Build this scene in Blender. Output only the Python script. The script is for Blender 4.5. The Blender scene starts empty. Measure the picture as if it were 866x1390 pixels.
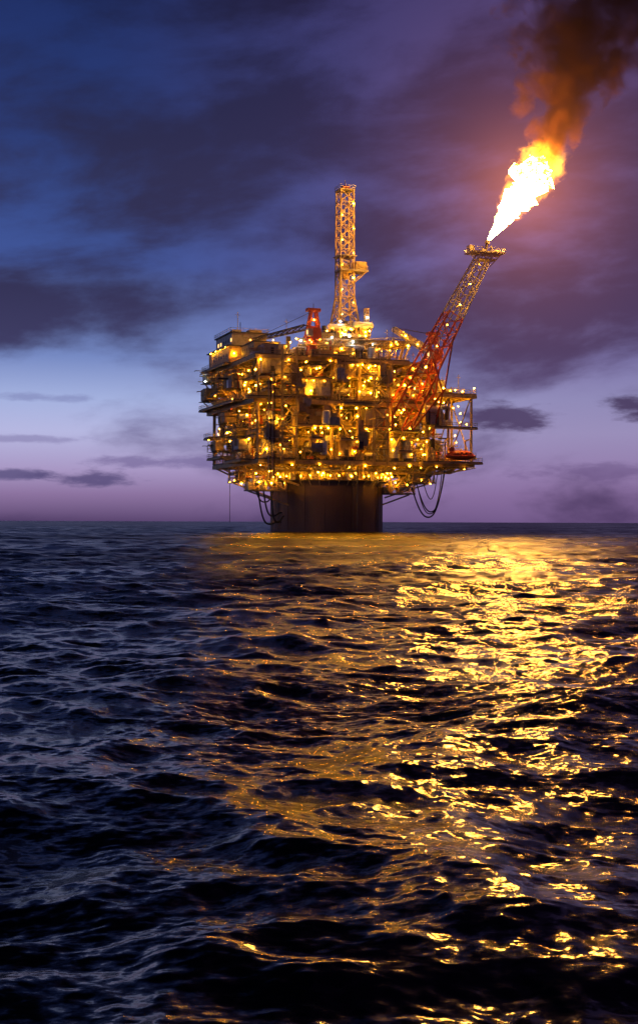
import bpy, math, random
import numpy as np
from mathutils import Vector, Matrix
from mathutils import noise as mn
R = random.Random(11)
scene = bpy.context.scene
scene.view_settings.view_transform = 'Standard'
scene.view_settings.look = 'None'
scene.view_settings.exposure = 0
COL = scene.collection

def lin(c):
    out = []
    for v in c[:3]:
        v /= 255.0
        out.append(v/12.92 if v <= 0.04045 else ((v+0.055)/1.055)**2.4)
    return (*out, 1.0)

# ------------------------------------------------------------------ node helper
class NT:
    def __init__(s, tree):
        s.t = tree; s.n = tree.nodes; s.l = tree.links
    def new(s, kind, **kw):
        nd = s.n.new(kind)
        for k, v in kw.items(): setattr(nd, k, v)
        return nd
    def put(s, sock, v):
        if isinstance(v, bpy.types.NodeSocket): s.l.new(v, sock)
        else: sock.default_value = v
    def M(s, op, a, b=None, c=None, clamp=False):
        nd = s.new('ShaderNodeMath', operation=op, use_clamp=clamp)
        s.put(nd.inputs[0], a)
        if b is not None: s.put(nd.inputs[1], b)
        if c is not None: s.put(nd.inputs[2], c)
        return nd.outputs[0]
    def VM(s, op, a, b=None, sc=None):
        nd = s.new('ShaderNodeVectorMath', operation=op)
        s.put(nd.inputs[0], a)
        if b is not None: s.put(nd.inputs[1], b)
        if sc is not None: s.put(nd.inputs['Scale'], sc)
        return nd.outputs[0]
    def smooth(s, v, lo, hi, t0=0.0, t1=1.0):
        nd = s.new('ShaderNodeMapRange', interpolation_type='SMOOTHSTEP')
        s.put(nd.inputs[0], v)
        nd.inputs[1].default_value = lo; nd.inputs[2].default_value = hi
        nd.inputs[3].default_value = t0; nd.inputs[4].default_value = t1
        return nd.outputs[0]
    def comb(s, x, y, z):
        nd = s.new('ShaderNodeCombineXYZ')
        s.put(nd.inputs[0], x); s.put(nd.inputs[1], y); s.put(nd.inputs[2], z)
        return nd.outputs[0]
    def sep(s, v):
        nd = s.new('ShaderNodeSeparateXYZ'); s.l.new(v, nd.inputs[0]); return nd.outputs
    def noise(s, vec, scale, detail=4, rough=0.5, dist=0.0, color=False):
        nd = s.new('ShaderNodeTexNoise')
        if vec is not None: s.l.new(vec, nd.inputs['Vector'])
        nd.inputs['Scale'].default_value = scale
        nd.inputs['Detail'].default_value = detail
        nd.inputs['Roughness'].default_value = rough
        nd.inputs['Distortion'].default_value = dist
        return nd.outputs[1 if color else 0]
    def ramp(s, fac, stops):
        nd = s.new('ShaderNodeValToRGB'); s.l.new(fac, nd.inputs[0])
        e = nd.color_ramp.elements
        while len(e) < len(stops): e.new(0.5)
        for el, (p, c) in zip(e, stops):
            el.position = p; el.color = c
        return nd.outputs[0]
    def mix(s, f, a, b, mode='MIX'):
        nd = s.new('ShaderNodeMix', data_type='RGBA', blend_type=mode)
        s.put(nd.inputs[0], f); s.put(nd.inputs[6], a); s.put(nd.inputs[7], b)
        return nd.outputs[2]

def new_mat(name):
    m = bpy.data.materials.new(name); m.use_nodes = True
    m.node_tree.nodes.clear()
    nt = NT(m.node_tree)
    out = nt.new('ShaderNodeOutputMaterial')
    return m, nt, out

def paint(name, col, rough=0.55, metal=0.0, dirt=(0.05, 0.03, 0.02), amount=0.55, scale=0.8):
    m, nt, out = new_mat(name)
    tc = nt.new('ShaderNodeTexCoord')
    n1 = nt.noise(tc.outputs['Object'], scale, 5, 0.65)
    f = nt.smooth(n1, 0.42, 0.72, 0.0, amount)
    c = nt.mix(f, (*col, 1), (*dirt, 1))
    b = nt.new('ShaderNodeBsdfPrincipled')
    nt.l.new(c, b.inputs['Base Color'])
    b.inputs['Roughness'].default_value = rough
    b.inputs['Metallic'].default_value = metal
    nt.l.new(b.outputs[0], out.inputs[0])
    return m

def emit(name, col, strength):
    m, nt, out = new_mat(name)
    e = nt.new('ShaderNodeEmission'); e.inputs[0].default_value = (*col, 1); e.inputs[1].default_value = strength
    nt.l.new(e.outputs[0], out.inputs[0]); return m

MAT = [
    paint('weathered_yellow_paint', (0.52, 0.37, 0.14)),         # 0
    paint('pale_grey_paint', (0.58, 0.53, 0.43)),                # 1
    paint('dark_steel', (0.06, 0.05, 0.04), 0.5),                # 2
    paint('red_oxide_paint', (0.56, 0.10, 0.035), 0.5, amount=0.3),   # 3
    paint('galvanised_steel', (0.40, 0.35, 0.26), 0.45),         # 4
    paint('white_paint', (0.75, 0.73, 0.68), 0.4, amount=0.25),  # 5
    paint('grating_steel', (0.15, 0.115, 0.07), 0.6),            # 6
    emit('lit_window_glow', (1.0, 0.55, 0.18), 2.0),             # 7
    paint('hull_coating', (0.095, 0.053, 0.028), 0.5, amount=0.5, scale=0.12), #8
    paint('orange_fibreglass', (0.75, 0.12, 0.02), 0.35, amount=0.15), #9
    paint('black_rubber', (0.02, 0.02, 0.02), 0.5, amount=0.1),  #10
]
LAMP_WARM = emit('sodium_lamp_glow', (1.0, 0.40, 0.010), 440.0)
LAMP_COOL = emit('halide_lamp_glow', (0.8, 0.9, 1.0), 60.0)

# ------------------------------------------------------------------ mesh builder
UC, VC = 31.4, 24.8
class MB:
    def __init__(s): s.v = []; s.f = []; s.m = []
    def add(s, vs, fs, m):
        o = len(s.v); s.v += [tuple(v) for v in vs]
        for f in fs: s.f.append(tuple(i+o for i in f)); s.m.append(m)
    def box(s, x0, x1, y0, y1, z0, z1, m=0):
        vs = [(x, y, z) for z in (z0, z1) for y in (y0, y1) for x in (x0, x1)]
        s.add(vs, [(0,2,3,1),(4,5,7,6),(0,1,5,4),(2,6,7,3),(0,4,6,2),(1,3,7,5)], m)
    def beam(s, p, q, w=0.3, m=0, w2=None):
        p = Vector(p); q = Vector(q); d = (q-p)
        if d.length < 1e-4: return
        d.normalize()
        up = Vector((0, 0, 1)) if abs(d.z) < 0.95 else Vector((0, 1, 0))
        a = d.cross(up).normalized(); b = a.cross(d).normalized()
        h = w/2; h2 = (w2 if w2 is not None else w)/2
        vs = [p-a*h-b*h2, p+a*h-b*h2, p+a*h+b*h2, p-a*h+b*h2, q-a*h-b*h2, q+a*h-b*h2, q+a*h+b*h2, q-a*h+b*h2]
        s.add(vs, [(3,2,1,0),(4,5,6,7),(0,1,5,4),(1,2,6,5),(2,3,7,6),(3,0,4,7)], m)
    def cyl(s, p, q, r, m=0, n=10, r2=None):
        p = Vector(p); q = Vector(q); d = (q-p).normalized()
        r2 = r if r2 is None else r2
        up = Vector((0, 0, 1)) if abs(d.z) < 0.95 else Vector((0, 1, 0))
        a = d.cross(up).normalized(); b = a.cross(d).normalized()
        vs = []
        for c, rr in ((p, r), (q, r2)):
            for i in range(n):
                t = 2*math.pi*i/n
                vs.append(c+a*rr*math.cos(t)+b*rr*math.sin(t))
        fs = [(i, (i+1) % n, n+(i+1) % n, n+i) for i in range(n)]
        fs.append(tuple(range(n-1, -1, -1))); fs.append(tuple(range(n, 2*n)))
        s.add(vs, fs, m)
    def pipe(s, pts, r, m=0, n=6):
        for a, b in zip(pts[:-1], pts[1:]): s.cyl(a, b, r, m, n)
    def vessel(s, p, q, r, m=0, n=12):
        p = Vector(p); q = Vector(q); d = (q-p).normalized()
        s.cyl(p, q, r, m, n)
        s.cyl(q, q+d*r*0.35, r*0.98, m, n, r*0.6); s.cyl(p, p-d*r*0.35, r*0.98, m, n, r*0.6)
    def lattice(s, p, q, w0, w1, seg, ch, br, m=0, m2=None, x=True, hd=None):
        p = Vector(p); q = Vector(q); d = (q-p).normalized()
        m2 = m if m2 is None else m2
        up = Vector((0, 0, 1)) if abs(d.z) < 0.95 else Vector((0, 1, 0))
        if hd is not None: up = Vector(hd)
        a = d.cross(up).normalized(); b = a.cross(d).normalized()
        rings = []
        for i in range(seg+1):
            t = i/seg; c = p.lerp(q, t); w = (w0+(w1-w0)*t)/2
            rings.append([c+a*w*sx+b*w*sy for sx, sy in ((-1,-1),(1,-1),(1,1),(-1,1))])
        for i in range(seg):
            mm = m if i < seg*0.55 else m2
            for k in range(4):
                s.beam(rings[i][k], rings[i+1][k], ch, mm)
                s.beam(rings[i+1][k], rings[i+1][(k+1) % 4], br, mm)
                if i % 2 == 0 or x: s.beam(rings[i][k], rings[i+1][(k+1) % 4], br, mm)
                if i % 2 == 1 or x: s.beam(rings[i][(k+1) % 4], rings[i+1][k], br, mm)
    def rail(s, pts, m=0, h=1.15, closed=False):
        pts = [Vector(p) for p in pts]
        if closed: pts.append(pts[0])
        for a, b in zip(pts[:-1], pts[1:]):
            n = max(1, int((b-a).length/2.0))
            for k in (0.55, h): s.beam(a+Vector((0,0,k)), b+Vector((0,0,k)), 0.09, m)
            for i in range(n+1):
                c = a.lerp(b, i/n); s.beam(c, c+Vector((0,0,h)), 0.09, m)
    def obj(s, name, parent=None, uv=True, label=None, mats=None, smooth=False):
        me = bpy.data.meshes.new(name)
        vs = [(x-UC, y-VC, z) for x, y, z in s.v] if uv else s.v
        me.from_pydata(vs, [], s.f)
        for mt in (mats or MAT): me.materials.append(mt)
        me.polygons.foreach_set('material_index', s.m)
        if smooth: me.polygons.foreach_set('use_smooth', [True]*len(s.f))
        me.update()
        o = bpy.data.objects.new(name, me); COL.objects.link(o)
        if parent: o.parent = parent
        if label: o['label'] = label
        return o

# ------------------------------------------------------------------ platform root
PLAT = bpy.data.objects.new('oil_platform', None); COL.objects.link(PLAT)
PLAT.location = (2.4, 403, 0); PLAT.rotation_euler = (0, 0, math.radians(20))
PLAT['label'] = 'brightly lit offshore oil platform on a dark cylindrical hull'
PLAT['category'] = 'oil platform'
PLAT.empty_display_size = 10

def sub(name, parent=PLAT, loc=None, label=None):
    e = bpy.data.objects.new(name, None); COL.objects.link(e); e.parent = parent
    if label: e['label'] = label
    return e

# hull
b = MB()
n = 96
prof = [(-25, 18), (15.6, 18), (15.6, 18.5), (16.2, 18.5), (16.2, 0.1)]
for (z0, r0), (z1, r1) in zip(prof[:-1], prof[1:]):
    vs = []
    for z, r in ((z0, r0), (z1, r1)):
        for i in range(n):
            t = 2*math.pi*i/n; vs.append((UC+r*math.cos(t), VC+r*math.sin(t), z))
    b.add(vs, [(i, (i+1) % n, n+(i+1) % n, n+i) for i in range(n)], 8)
for i in range(0, 18):
    t = 2*math.pi*(i+.4)/18
    c, s_ = math.cos(t), math.sin(t)
    b.cyl((UC+18.0*c, VC+18.0*s_, -6), (UC+18.0*c, VC+18.0*s_, 15.2), 0.12, 8, 6)
for z in (3.2, 9.4):
    for i in range(n):
        t0 = 2*math.pi*i/n; t1 = 2*math.pi*(i+1)/n
        b.beam((UC+18.0*math.cos(t0), VC+18.0*math.sin(t0), z), (UC+18.0*math.cos(t1), VC+18.0*math.sin(t1), z), 0.16, 8)
b.obj('hull', PLAT, label='dark brown cylindrical hull rising from the sea')
b = MB()
b.rail([(UC+18.4*math.cos(2*math.pi*i/40), VC+18.4*math.sin(2*math.pi*i/40), 16.2) for i in range(40)], 0, closed=True)
b.obj('handrail', PLAT)
for ang in (200, 214, 296, 332):
    b = MB(); t = math.radians(ang-20)
    c, s_ = math.cos(t), math.sin(t)
    b.cyl((UC+18.3*c, VC+18.3*s_, -5), (UC+18.3*c, VC+18.3*s_, 16), 0.15, 2, 6)
    b.box(UC+18.5*c-0.5, UC+18.5*c+0.5, VC+18.5*s_-0.5, VC+18.5*s_+0.5, 14.2, 16.5, 2)
    b.obj('mooring_chain', PLAT)

for du, dv in ((-12, -12), (12, -12), (-12, 12), (12, 12), (0, -15), (-15.5, 0)):
    b = MB(); b.cyl((UC+du, VC+dv, 16.2), (UC+du*1.1, VC+dv*1.1, 22), 1.2, 0, 12)
    for sx, sy in ((1, 0), (-1, 0), (0, 1), (0, -1)):
        b.beam((UC+du, VC+dv, 16.5), (UC+du+6*sx, VC+dv+6*sy, 21.6), 0.45, 0)
    b.obj('support_leg', PLAT)

# ------------------------------------------------------------------ decks
rr = random.Random(5)
def deck(name, u0, u1, v0, v1, z, th=1.0, label=None, rail=True):
    b = MB()
    b.box(u0, u1, v0, v1, z-0.35, z, 6)
    g = th
    for (a, c) in (((u0, v0), (u1, v0)), ((u1, v0), (u1, v1)), ((u1, v1), (u0, v1)), ((u0, v1), (u0, v0))):
        b.beam((a[0], a[1], z-0.36-g/2), (c[0], c[1], z-0.36-g/2), 0.4, 0, g)
    u = u0+3.5
    while u < u1-1:
        b.beam((u, v0+0.2, z-0.36-g*0.4), (u, v1-0.2, z-0.36-g*0.4), 0.3, 0, g*0.8); u += 3.5
    if rail: b.rail([(u0, v0, z), (u1, v0, z), (u1, v1, z), (u0, v1, z)], 0, closed=True)
    return b.obj(name, PLAT, label=label)
deck('cellar_deck', 0.5, 71, -1.0, 50, 22.0, 1.2, 'lowest steel deck with railing and girders')
deck('production_deck', -1.0, 56.2, -1.2, 52, 40.0, 1.3)
deck('weather_deck', -0.6, 49, -0.8, 51, 53.0, 1.2)
deck('laydown_deck', 49.2, 58, -0.6, 48, 49.4, 1.0, 'stepped lower deck at the end of the roof')
deck('laydown_deck', 58.5, 71.5, -1.5, 30, 43.5, 1.1, 'open end deck with railing above slender columns')
mezz = []
us = [0.8, 12, 24, 33, 43, 55.6]
for (zb, zt, za_) in ((22, 40, 31), (40, 53, 46.5)):
    for i in range(5):
        z = za_+rr.choice([-1.8, 0, 0, 1.5]); v0 = rr.choice([-1.8, -0.6, 1.0])
        if i == 4 and zb == 40: z = 45
        mezz.append((us[i]+.2, us[i+1]-.2, v0, 12.5, z))
        if rr.random() < 0.75:
            u = us[i]+rr.uniform(0.5, 4); mezz.append((u, u+rr.uniform(4, 6), rr.uniform(-4.2, -2.4), 1.0, z+rr.choice([-4, 3.6])))
    v = 2
    while v < 47:
        L = rr.uniform(8, 13); z = za_+rr.choice([-1.8, 0, 1.5])
        mezz.append((rr.uniform(-3.6, 0.2), 11, v, min(v+L, 50.5), z)); v += L
for m_ in mezz: deck('mezzanine_deck', *m_, 0.6)
for (a, c, v0, v1, z) in ((-3.8, 12, -4.0, -1.5, 40.2), (-3.8, -1.3, 10, 52, 40.3), (26, 38, -4.2, -1.5, 39.2), (-3.0, -0.8, 24, 52, 53.1), (-2.8, 0.2, 6, 24, 22.1), (-2.0, 0.2, 32, 48, 24.1), (16, 28, -3.6, -1.1, 53.2), (56, 71, -3.2, -1.6, 33.0), (52, 72.4, -4.0, -1.3, 22.1), (4, 12, -3.4, -1.3, 22.1), (71.8, 73.2, 2, 22, 24.0)):
    deck('walkway', a, c, v0, v1, z, 0.5)

for u in (0.8, 12, 24, 33, 43, 55.6):
    for v in (0.6, 25, 49.4):
        b = MB(); b.cyl((u, v, 22), (u, v, 53 if u < 50 else 49), 0.55, 0, 10); b.obj('column', PLAT)
for u, v in ((62.5, 0), (70.5, 0), (70.5, 14), (70.5, 28), (62.5, 28)):
    b = MB(); b.cyl((u, v, 22), (u, v, 43), 0.42, 0, 8); b.obj('column', PLAT)
b = MB()
zs = [22, 31, 40, 46.6, 53]
for (za, zb) in ((22, 39.0), (40, 52.0)):
    for i in range(5):
        k = rr.random(); zz = min(zb, 48.8) if i == 4 else zb
        if k < 0.45: b.beam((us[i], 0.0, za), (us[i+1], 0.0, zz), 0.5, 0)
        else: b.beam((us[i], 0.0, zz), (us[i+1], 0.0, za), 0.5, 0)
    vv = [0.6, 17, 33, 49.4]
    for i in range(3):
        b.beam((0.4, vv[i], za if i % 2 else zb), (0.4, vv[i+1], zb if i % 2 else za), 0.45, 0)
b.beam((62.5, 0, 22), (70.5, 0, 43), 0.3, 0); b.beam((56, 0, 30), (62.5, 0, 42), 0.3, 0)
b.beam((70.5, 0, 22), (70.5, 14, 42), 0.3, 0); b.beam((70.5, 28, 22), (70.5, 14, 42), 0.3, 0)
b.obj('bracing', PLAT)

# under-deck girders
b = MB()
for v in (4, 12, 20, 30, 40, 46):
    b.beam((5, v, 18.6), (65, v, 18.6), 0.45, 0)
    u = 5; up = True
    while u < 64:
        b.beam((u, v, 18.6 if up else 20.8), (u+4, v, 20.8 if up else 18.6), 0.3, 0); u += 4; up = not up
    b.beam((0.5, v, 20.6), (5, v, 18.6), 0.5, 0); b.beam((71, v, 20.6), (65, v, 18.6), 0.5, 0)
for u in (5, 14, 28, 42, 56, 65):
    b.beam((u, 3, 18.9), (u, 47, 18.9), 0.45, 0)
    b.beam((u, 3, 18.9), (u, -1, 20.6), 0.4, 0)
for u, v in ((13, 12), (13, 36), (49, 12), (49, 36)):
    du = -9 if u < 30 else 9
    b.beam((u+(-du)*0.5, v, 14.5), (u+du, v, 19), 0.6, 0)
for i in range(30):
    u = rr.uniform(3, 66); v = rr.uniform(0, 12); L = rr.uniform(2, 9)
    b.cyl((u, v, rr.uniform(18.6, 20.5)), (u+L, v, rr.uniform(18.6, 20.5)), rr.uniform(0.1, 0.3), rr.choice([0, 4, 1]), 6)
b.obj('underdeck_girder', PLAT)

# inner bulkheads
for i in range(5):
    for (za, zb) in ((22, 38.2), (40, 51.3)):
        if i == 4: zb = min(zb, 47.8)
        vd = rr.uniform(8.5, 13.5); b = MB()
        b.box(max(us[i], 13.5)+0.02, us[i+1], vd, 47.5, za+0.01, zb, rr.choice([4, 0, 2]))
        for q_ in range(18):
            u = rr.uniform(max(us[i], 14), us[i+1]-0.5); r_ = rr.uniform(0.1, 0.3)
            b.cyl((u, vd-r_, za+0.1), (u, vd-r_, za+rr.uniform(4, zb-za)), r_, rr.choice([0, 1, 4, 5]), 6)
            z = rr.uniform(za+1, zb-2); b.box(u-1.2, u+1.2, vd-rr.uniform(.3, 1.2), vd-0.01, z, z+rr.uniform(.6, 2), rr.choice([0, 1, 4, 2]))
        if us[i+1] > 13.5: b.obj('bulkhead', PLAT)
b = MB(); b.box(9.5, 13.4, 15, 48, 22.01, 38.3, 0); b.box(10.5, 13.4, 16, 48, 40.01, 51.4, 4); b.obj('bulkhead', PLAT)

# ------------------------------------------------------------------ process modules
def clutter(b, u0, u1, v0, v1, z0, z1, n, rr):
    H = z1-z0-1.0
    b.box(u0, u1, v0, v1, z0+0.01, z0+0.12, 6)
    for i in range(n):
        u = rr.uniform(u0+.5, u1-.5); v = rr.uniform(v0, v1)
        k = rr.random(); m = rr.choice([0, 0, 0, 1, 1, 4, 4, 4, 2, 2, 3, 5])
        if k < 0.22:
            w, d, h = rr.uniform(0.6, 3.2), rr.uniform(0.8, 2.5), rr.uniform(0.8, min(4, H))
            zz = z0 if rr.random() < 0.55 else rr.uniform(z0, max(z0, z1-1-h))
            b.box(u-w/2, u+w/2, v-d/2, v+d/2, zz+0.01, zz+h, m)
            if zz > z0+0.2: b.beam((u, v, z0), (u, v, zz), 0.25, 0)
        elif k < 0.32:
            r = rr.uniform(0.5, 1.3); h = rr.uniform(2, H)
            b.vessel((u, v, z0+0.5), (u, v, z0+h-r*0.35), r, rr.choice([1, 5, 4, 0]))
        elif k < 0.40:
            r = rr.uniform(0.5, 1.2); L = rr.uniform(3, 6); z = z0+rr.uniform(1.2, H-1)
            b.vessel((u-L/2, v, z), (u+L/2, v, z), r, rr.choice([1, 5, 4]))
            for s_ in (-0.3, 0.3): b.box(u+L*s_-0.2, u+L*s_+0.2, v-r*0.8, v+r*0.8, z0, z-0.3, 2)
        elif k < 0.64:
            r = rr.uniform(0.1, 0.3); z = rr.uniform(z0+1, z1-1); L = rr.uniform(2, 8)
            z2 = rr.uniform(z0, z1-0.6)
            b.pipe([(u-L/2, v, z), (u+L/2, v, z), (u+L/2, v, z2)], r, m)
            b.pipe([(u-L/2, v, z), (u-L/2, v+1.5, z)], r, m)
        elif k < 0.76:
            z = rr.uniform(z0, z1-1)
            b.beam((u, v, z0), (u, v, z1-0.5), rr.uniform(0.18, 0.35), m)
            b.beam((u-2, v, z), (u+2, v, z), 0.25, 0)
        elif k < 0.84:
            L = 4.0
            b.beam((u, v, z0), (u+L, v, z0+H*0.8), 0.5, 0, 0.2); b.beam((u, v, z0+1.1), (u+L, v, z0+H*0.8+1.1), 0.1, 0)
        elif k < 0.92:
            L = rr.uniform(3, 7); z = rr.uniform(z0+1, z1-1.6)
            b.lattice((u-L/2, v, z), (u+L/2, v, z), 1.1, 1.1, max(2, int(L/1.3)), 0.16, 0.1, 0, 0)
        else:
            L = rr.uniform(2, 4); z = z0+H*0.5
            b.box(u-L/2, u+L/2, v-0.7, v+0.7, z-0.12, z, 6)
            b.rail([(u-L/2, v-0.7, z), (u+L/2, v-0.7, z)], 0)
            for s_ in (-1, 1): b.beam((u+s_*L/2, v, z0), (u+s_*L/2, v, z), 0.2, 0)
for i in range(5):
    for k in range(2):
        b = MB(); clutter(b, us[i]+0.6, us[i+1]-0.6, 1.2, 8, (22, 40)[k], (30.5, 46)[k], 16, rr); b.obj('process_module', PLAT)
        b = MB(); clutter(b, us[i]+0.6, us[i+1]-0.6, 1.5, 8, (32, 47 if i < 4 else 45)[k], (39, 52 if i < 4 else 49)[k], 15, rr); b.obj('process_module', PLAT)
for k in range(4):
    for (v0, v1) in ((13, 27), (27, 38), (38, 49)):
        b = MB(); clutter(b, 0.2, 9, v0, v1, zs[k], zs[k+1]-.8, 16, rr); b.obj('process_module', PLAT)
def big(u, w, v0, v1, z, h, m_):
    b = MB(); b.box(u, u+w, v0, v1, z, z+h, m_)
    k = u+0.4
    while k < u+w-0.2: b.box(k, k+0.14, v0-0.1, v0-0.003, z+0.2, z+h-0.2, m_); k += 0.9
    b.box(u-0.15, u+w+0.15, v0-0.15, v1+.1, z+h, z+h+0.2, 2); b.box(u+w*0.3, u+w*0.3+1, v0-0.14, v0-0.004, z, z+2.1, 2)
    b.box(u+w*0.6, u+w*0.6+1.6, v0-0.9, v0-0.01, z+h*.55, z+h*.55+1.2, 4)
    b.obj('equipment_shed', PLAT)
big(3, 7, -0.8, 5, 22.1, 5.6, 4); big(15, 8, -0.9, 5, 41, 5.0, 1); big(26, 6, -0.6, 5, 23, 6.0, 0); big(34.5, 7.5, -0.9, 5, 32.5, 5.2, 4); big(45.5, 8, -0.4, 5, 41, 3.4, 0)
big(2, 8.5, 0, 6, 47.3, 4.2, 4); big(24.5, 7, 0, 6, 47.4, 4.0, 0); big(13, 9, 0, 5, 32.6, 4.5, 0)
big(24, 8, 15, 22, 53.1, 9.6, 4); big(43.6, 4.5, 24, 31, 53.1, 8.8, 0); big(51, 5, 4, 10, 49.5, 3.4, 4); big(30.5, 5, 4, 10, 53.1, 5.6, 1); big(3, 7, 2, 8, 53.1, 3.0, 4)
for (u, w, z, h, m_) in ((20, 4, 33, 5, 0), (9.5, 3.5, 44, 6, 0), (38, 4, 45.5, 6, 4), (31, 3, 26, 8, 0), (24, 2.6, 46, 6, 1), (2, 4, 28, 4, 0), (53, 3, 34, 6, 0), (16, 4, 24, 5, 4), (12, 3, 36, 5, 0)):
    b = MB(); v0 = -3.8
    b.box(u, u+w, v0, -1.2, z, z+h*0.55, m_); b.box(u+0.3, u+w*0.6, v0+.5, -1.2, z+h*0.55, z+h, 0)
    for a in (u, u+w):
        b.beam((a, v0, z-1.5), (a, v0, z+h+1), 0.22, 0); b.beam((a, v0, z), (a, 0.4, z-3), 0.25, 0)
    b.rail([(u-.3, v0-.3, z+h*.55), (u+w+.3, v0-.3, z+h*.55)], 0)
    clutter(b, u-0.8, u+w+0.8, v0-0.6, -1.4, z-1, z+h, 6, rr)
    b.obj('process_module', PLAT)
for (v, w, z, h, e_) in ((8, 6, 25, 5, 3.0), (20, 7, 34, 5, 4.0), (34, 6, 26, 5, 3.0), (42, 7, 43, 6, 4.0), (26, 5, 46, 5, 3.0), (12, 5, 44, 6, 4.0), (44, 5, 49, 5, 3.4)):
    b = MB(); b.box(-e_, -0.2, v, v+w, z, z+h*.6, rr.choice([0, 1, 4])); b.beam((-e_+.4, v, z), (0.5, v, z-3.5), 0.3, 0); b.beam((-e_+.4, v+w, z), (0.5, v+w, z-3.5), 0.3, 0)
    clutter(b, -e_-.5, -0.6, v-1, v+w+1, z-.5, z+h, 8, rr); b.obj('process_module', PLAT)
for (a, c, d, e, z0, z1, n_) in ((57, 63, 1.0, 9, 22, 31, 22), (63, 69, 1.5, 9, 22, 29, 14), (57, 63, 4, 26, 31, 42, 28), (63, 70, 12, 26, 22, 34, 16), (58.7, 64, 2, 24, 43.5, 49, 20), (64, 70, 3, 24, 43.5, 47.0, 10), (57, 64, 0, 4, 33, 42, 12)):
    b = MB(); clutter(b, a, c, d, e, z0, z1, n_, rr); b.obj('process_module', PLAT)
for (a, c, d, e, zb_, h, n_) in ((14, 22, 1, 14, 53, 5.0, 20), (22, 32, 1, 14, 53, 8, 26), (30, 45, 2, 14, 53, 7, 26), (49.5, 57.5, 2, 14, 49.4, 4.5, 22), (49.5, 57.5, 14, 40, 49.4, 5, 20), (28, 48, 34, 48, 53, 9, 24), (1, 14, 2, 14, 53, 3.6, 20), (12.5, 22, 24, 40, 53, 6, 20), (24, 31, 22, 34, 53, 13, 26)):
    b = MB(); clutter(b, a, c, d, e, zb_, zb_+h, n_, rr); b.obj('process_module', PLAT)
b = MB()
b.lattice((14, 3, 57.4), (48, 3, 58.4), 1.6, 1.6, 22, 0.2, 0.12, 0, 0)
for u in range(16, 49, 6): b.beam((u, 3, 53), (u, 3, 57), 0.3, 0)
for k in range(4): b.cyl((14, 2.4+k*0.4, 58.4), (47, 2.4+k*0.4, 59.4), 0.14, 1, 6)
b.obj('pipe_rack', PLAT)
for (u, v, h) in ((25, 16, 66), (27.5, 17, 65), (33, 38, 66), (53, 26, 57), (20, 30, 63)):
    b = MB(); b.cyl((u, v, 50), (u, v, h), 0.55, 4, 10); b.cyl((u, v, h-1.5), (u, v, h), 0.8, 2, 10); b.beam((u-1.2, v, h-3), (u+1.2, v, h-3), 0.2, 0); b.obj('exhaust_stack', PLAT)
for (u, v, h) in ((3, 30, 70), (16, 20, 67), (46, 10, 64), (54, 8, 57), (68, 4, 50), (70, 20, 51), (36, 10, 62)):
    b = MB(); b.beam((u, v, (53 if u < 49 else 49.4) if u < 58 else 43.5), (u, v, h), 0.16, 4); b.beam((u-.8, v, h-1), (u+.8, v, h-1), 0.12, 4); b.obj('antenna_mast', PLAT)
b = MB(); b.cyl((UC, VC, 16.21), (UC, VC, 16.4), 17.4, 6, 40)
for i in range(120):
    t = rr.uniform(0, 2*math.pi); r = rr.uniform(12, 17.6)
    u, v = UC+r*math.cos(t), VC+r*math.sin(t)
    if rr.random() < 0.5: b.box(u-rr.uniform(.4, 1.6), u+rr.uniform(.4, 1.6), v-1, v+1, 16.3, 16.3+rr.uniform(1, 4.5), rr.choice([0, 4, 1]))
    else: b.cyl((u, v, 16.3), (u, v, 21.5), rr.uniform(0.2, 0.6), rr.choice([0, 4, 1]), 8)
b.obj('riser_equipment', PLAT)
# balcony ring with winches and pipes around the hull top
b = MB()
for i in range(40):
    t0 = 2*math.pi*i/40; t1 = 2*math.pi*(i+1)/40; p0 = (UC+19.2*math.cos(t0), VC+19.2*math.sin(t0)); p1 = (UC+19.2*math.cos(t1), VC+19.2*math.sin(t1))
    b.beam((*p0, 16.0), (*p1, 16.0), 1.5, 6, 0.2); b.beam((UC+19.9*math.cos(t0), VC+19.9*math.sin(t0), 17.1), (UC+19.9*math.cos(t1), VC+19.9*math.sin(t1), 17.1), 0.12, 0)
    b.beam((UC+19.8*math.cos(t0), VC+19.8*math.sin(t0), 15.9), (UC+18.1*math.cos(t0), VC+18.1*math.sin(t0), 14.6), 0.2, 0)
    k = rr.random(); u, v = UC+19.2*math.cos(t0), VC+19.2*math.sin(t0)
    if k < 0.35: b.box(u-.7, u+.7, v-.7, v+.7, 16.1, 16.1+rr.uniform(1, 3), rr.choice([0, 4, 1]))
    elif k < 0.7: b.cyl((u, v, 15.6), (u, v, 21), rr.uniform(.15, .4), rr.choice([0, 4, 1]), 8)
b.obj('hull_balcony', PLAT, label='lit walkway ring with equipment around the hull top')

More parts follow.
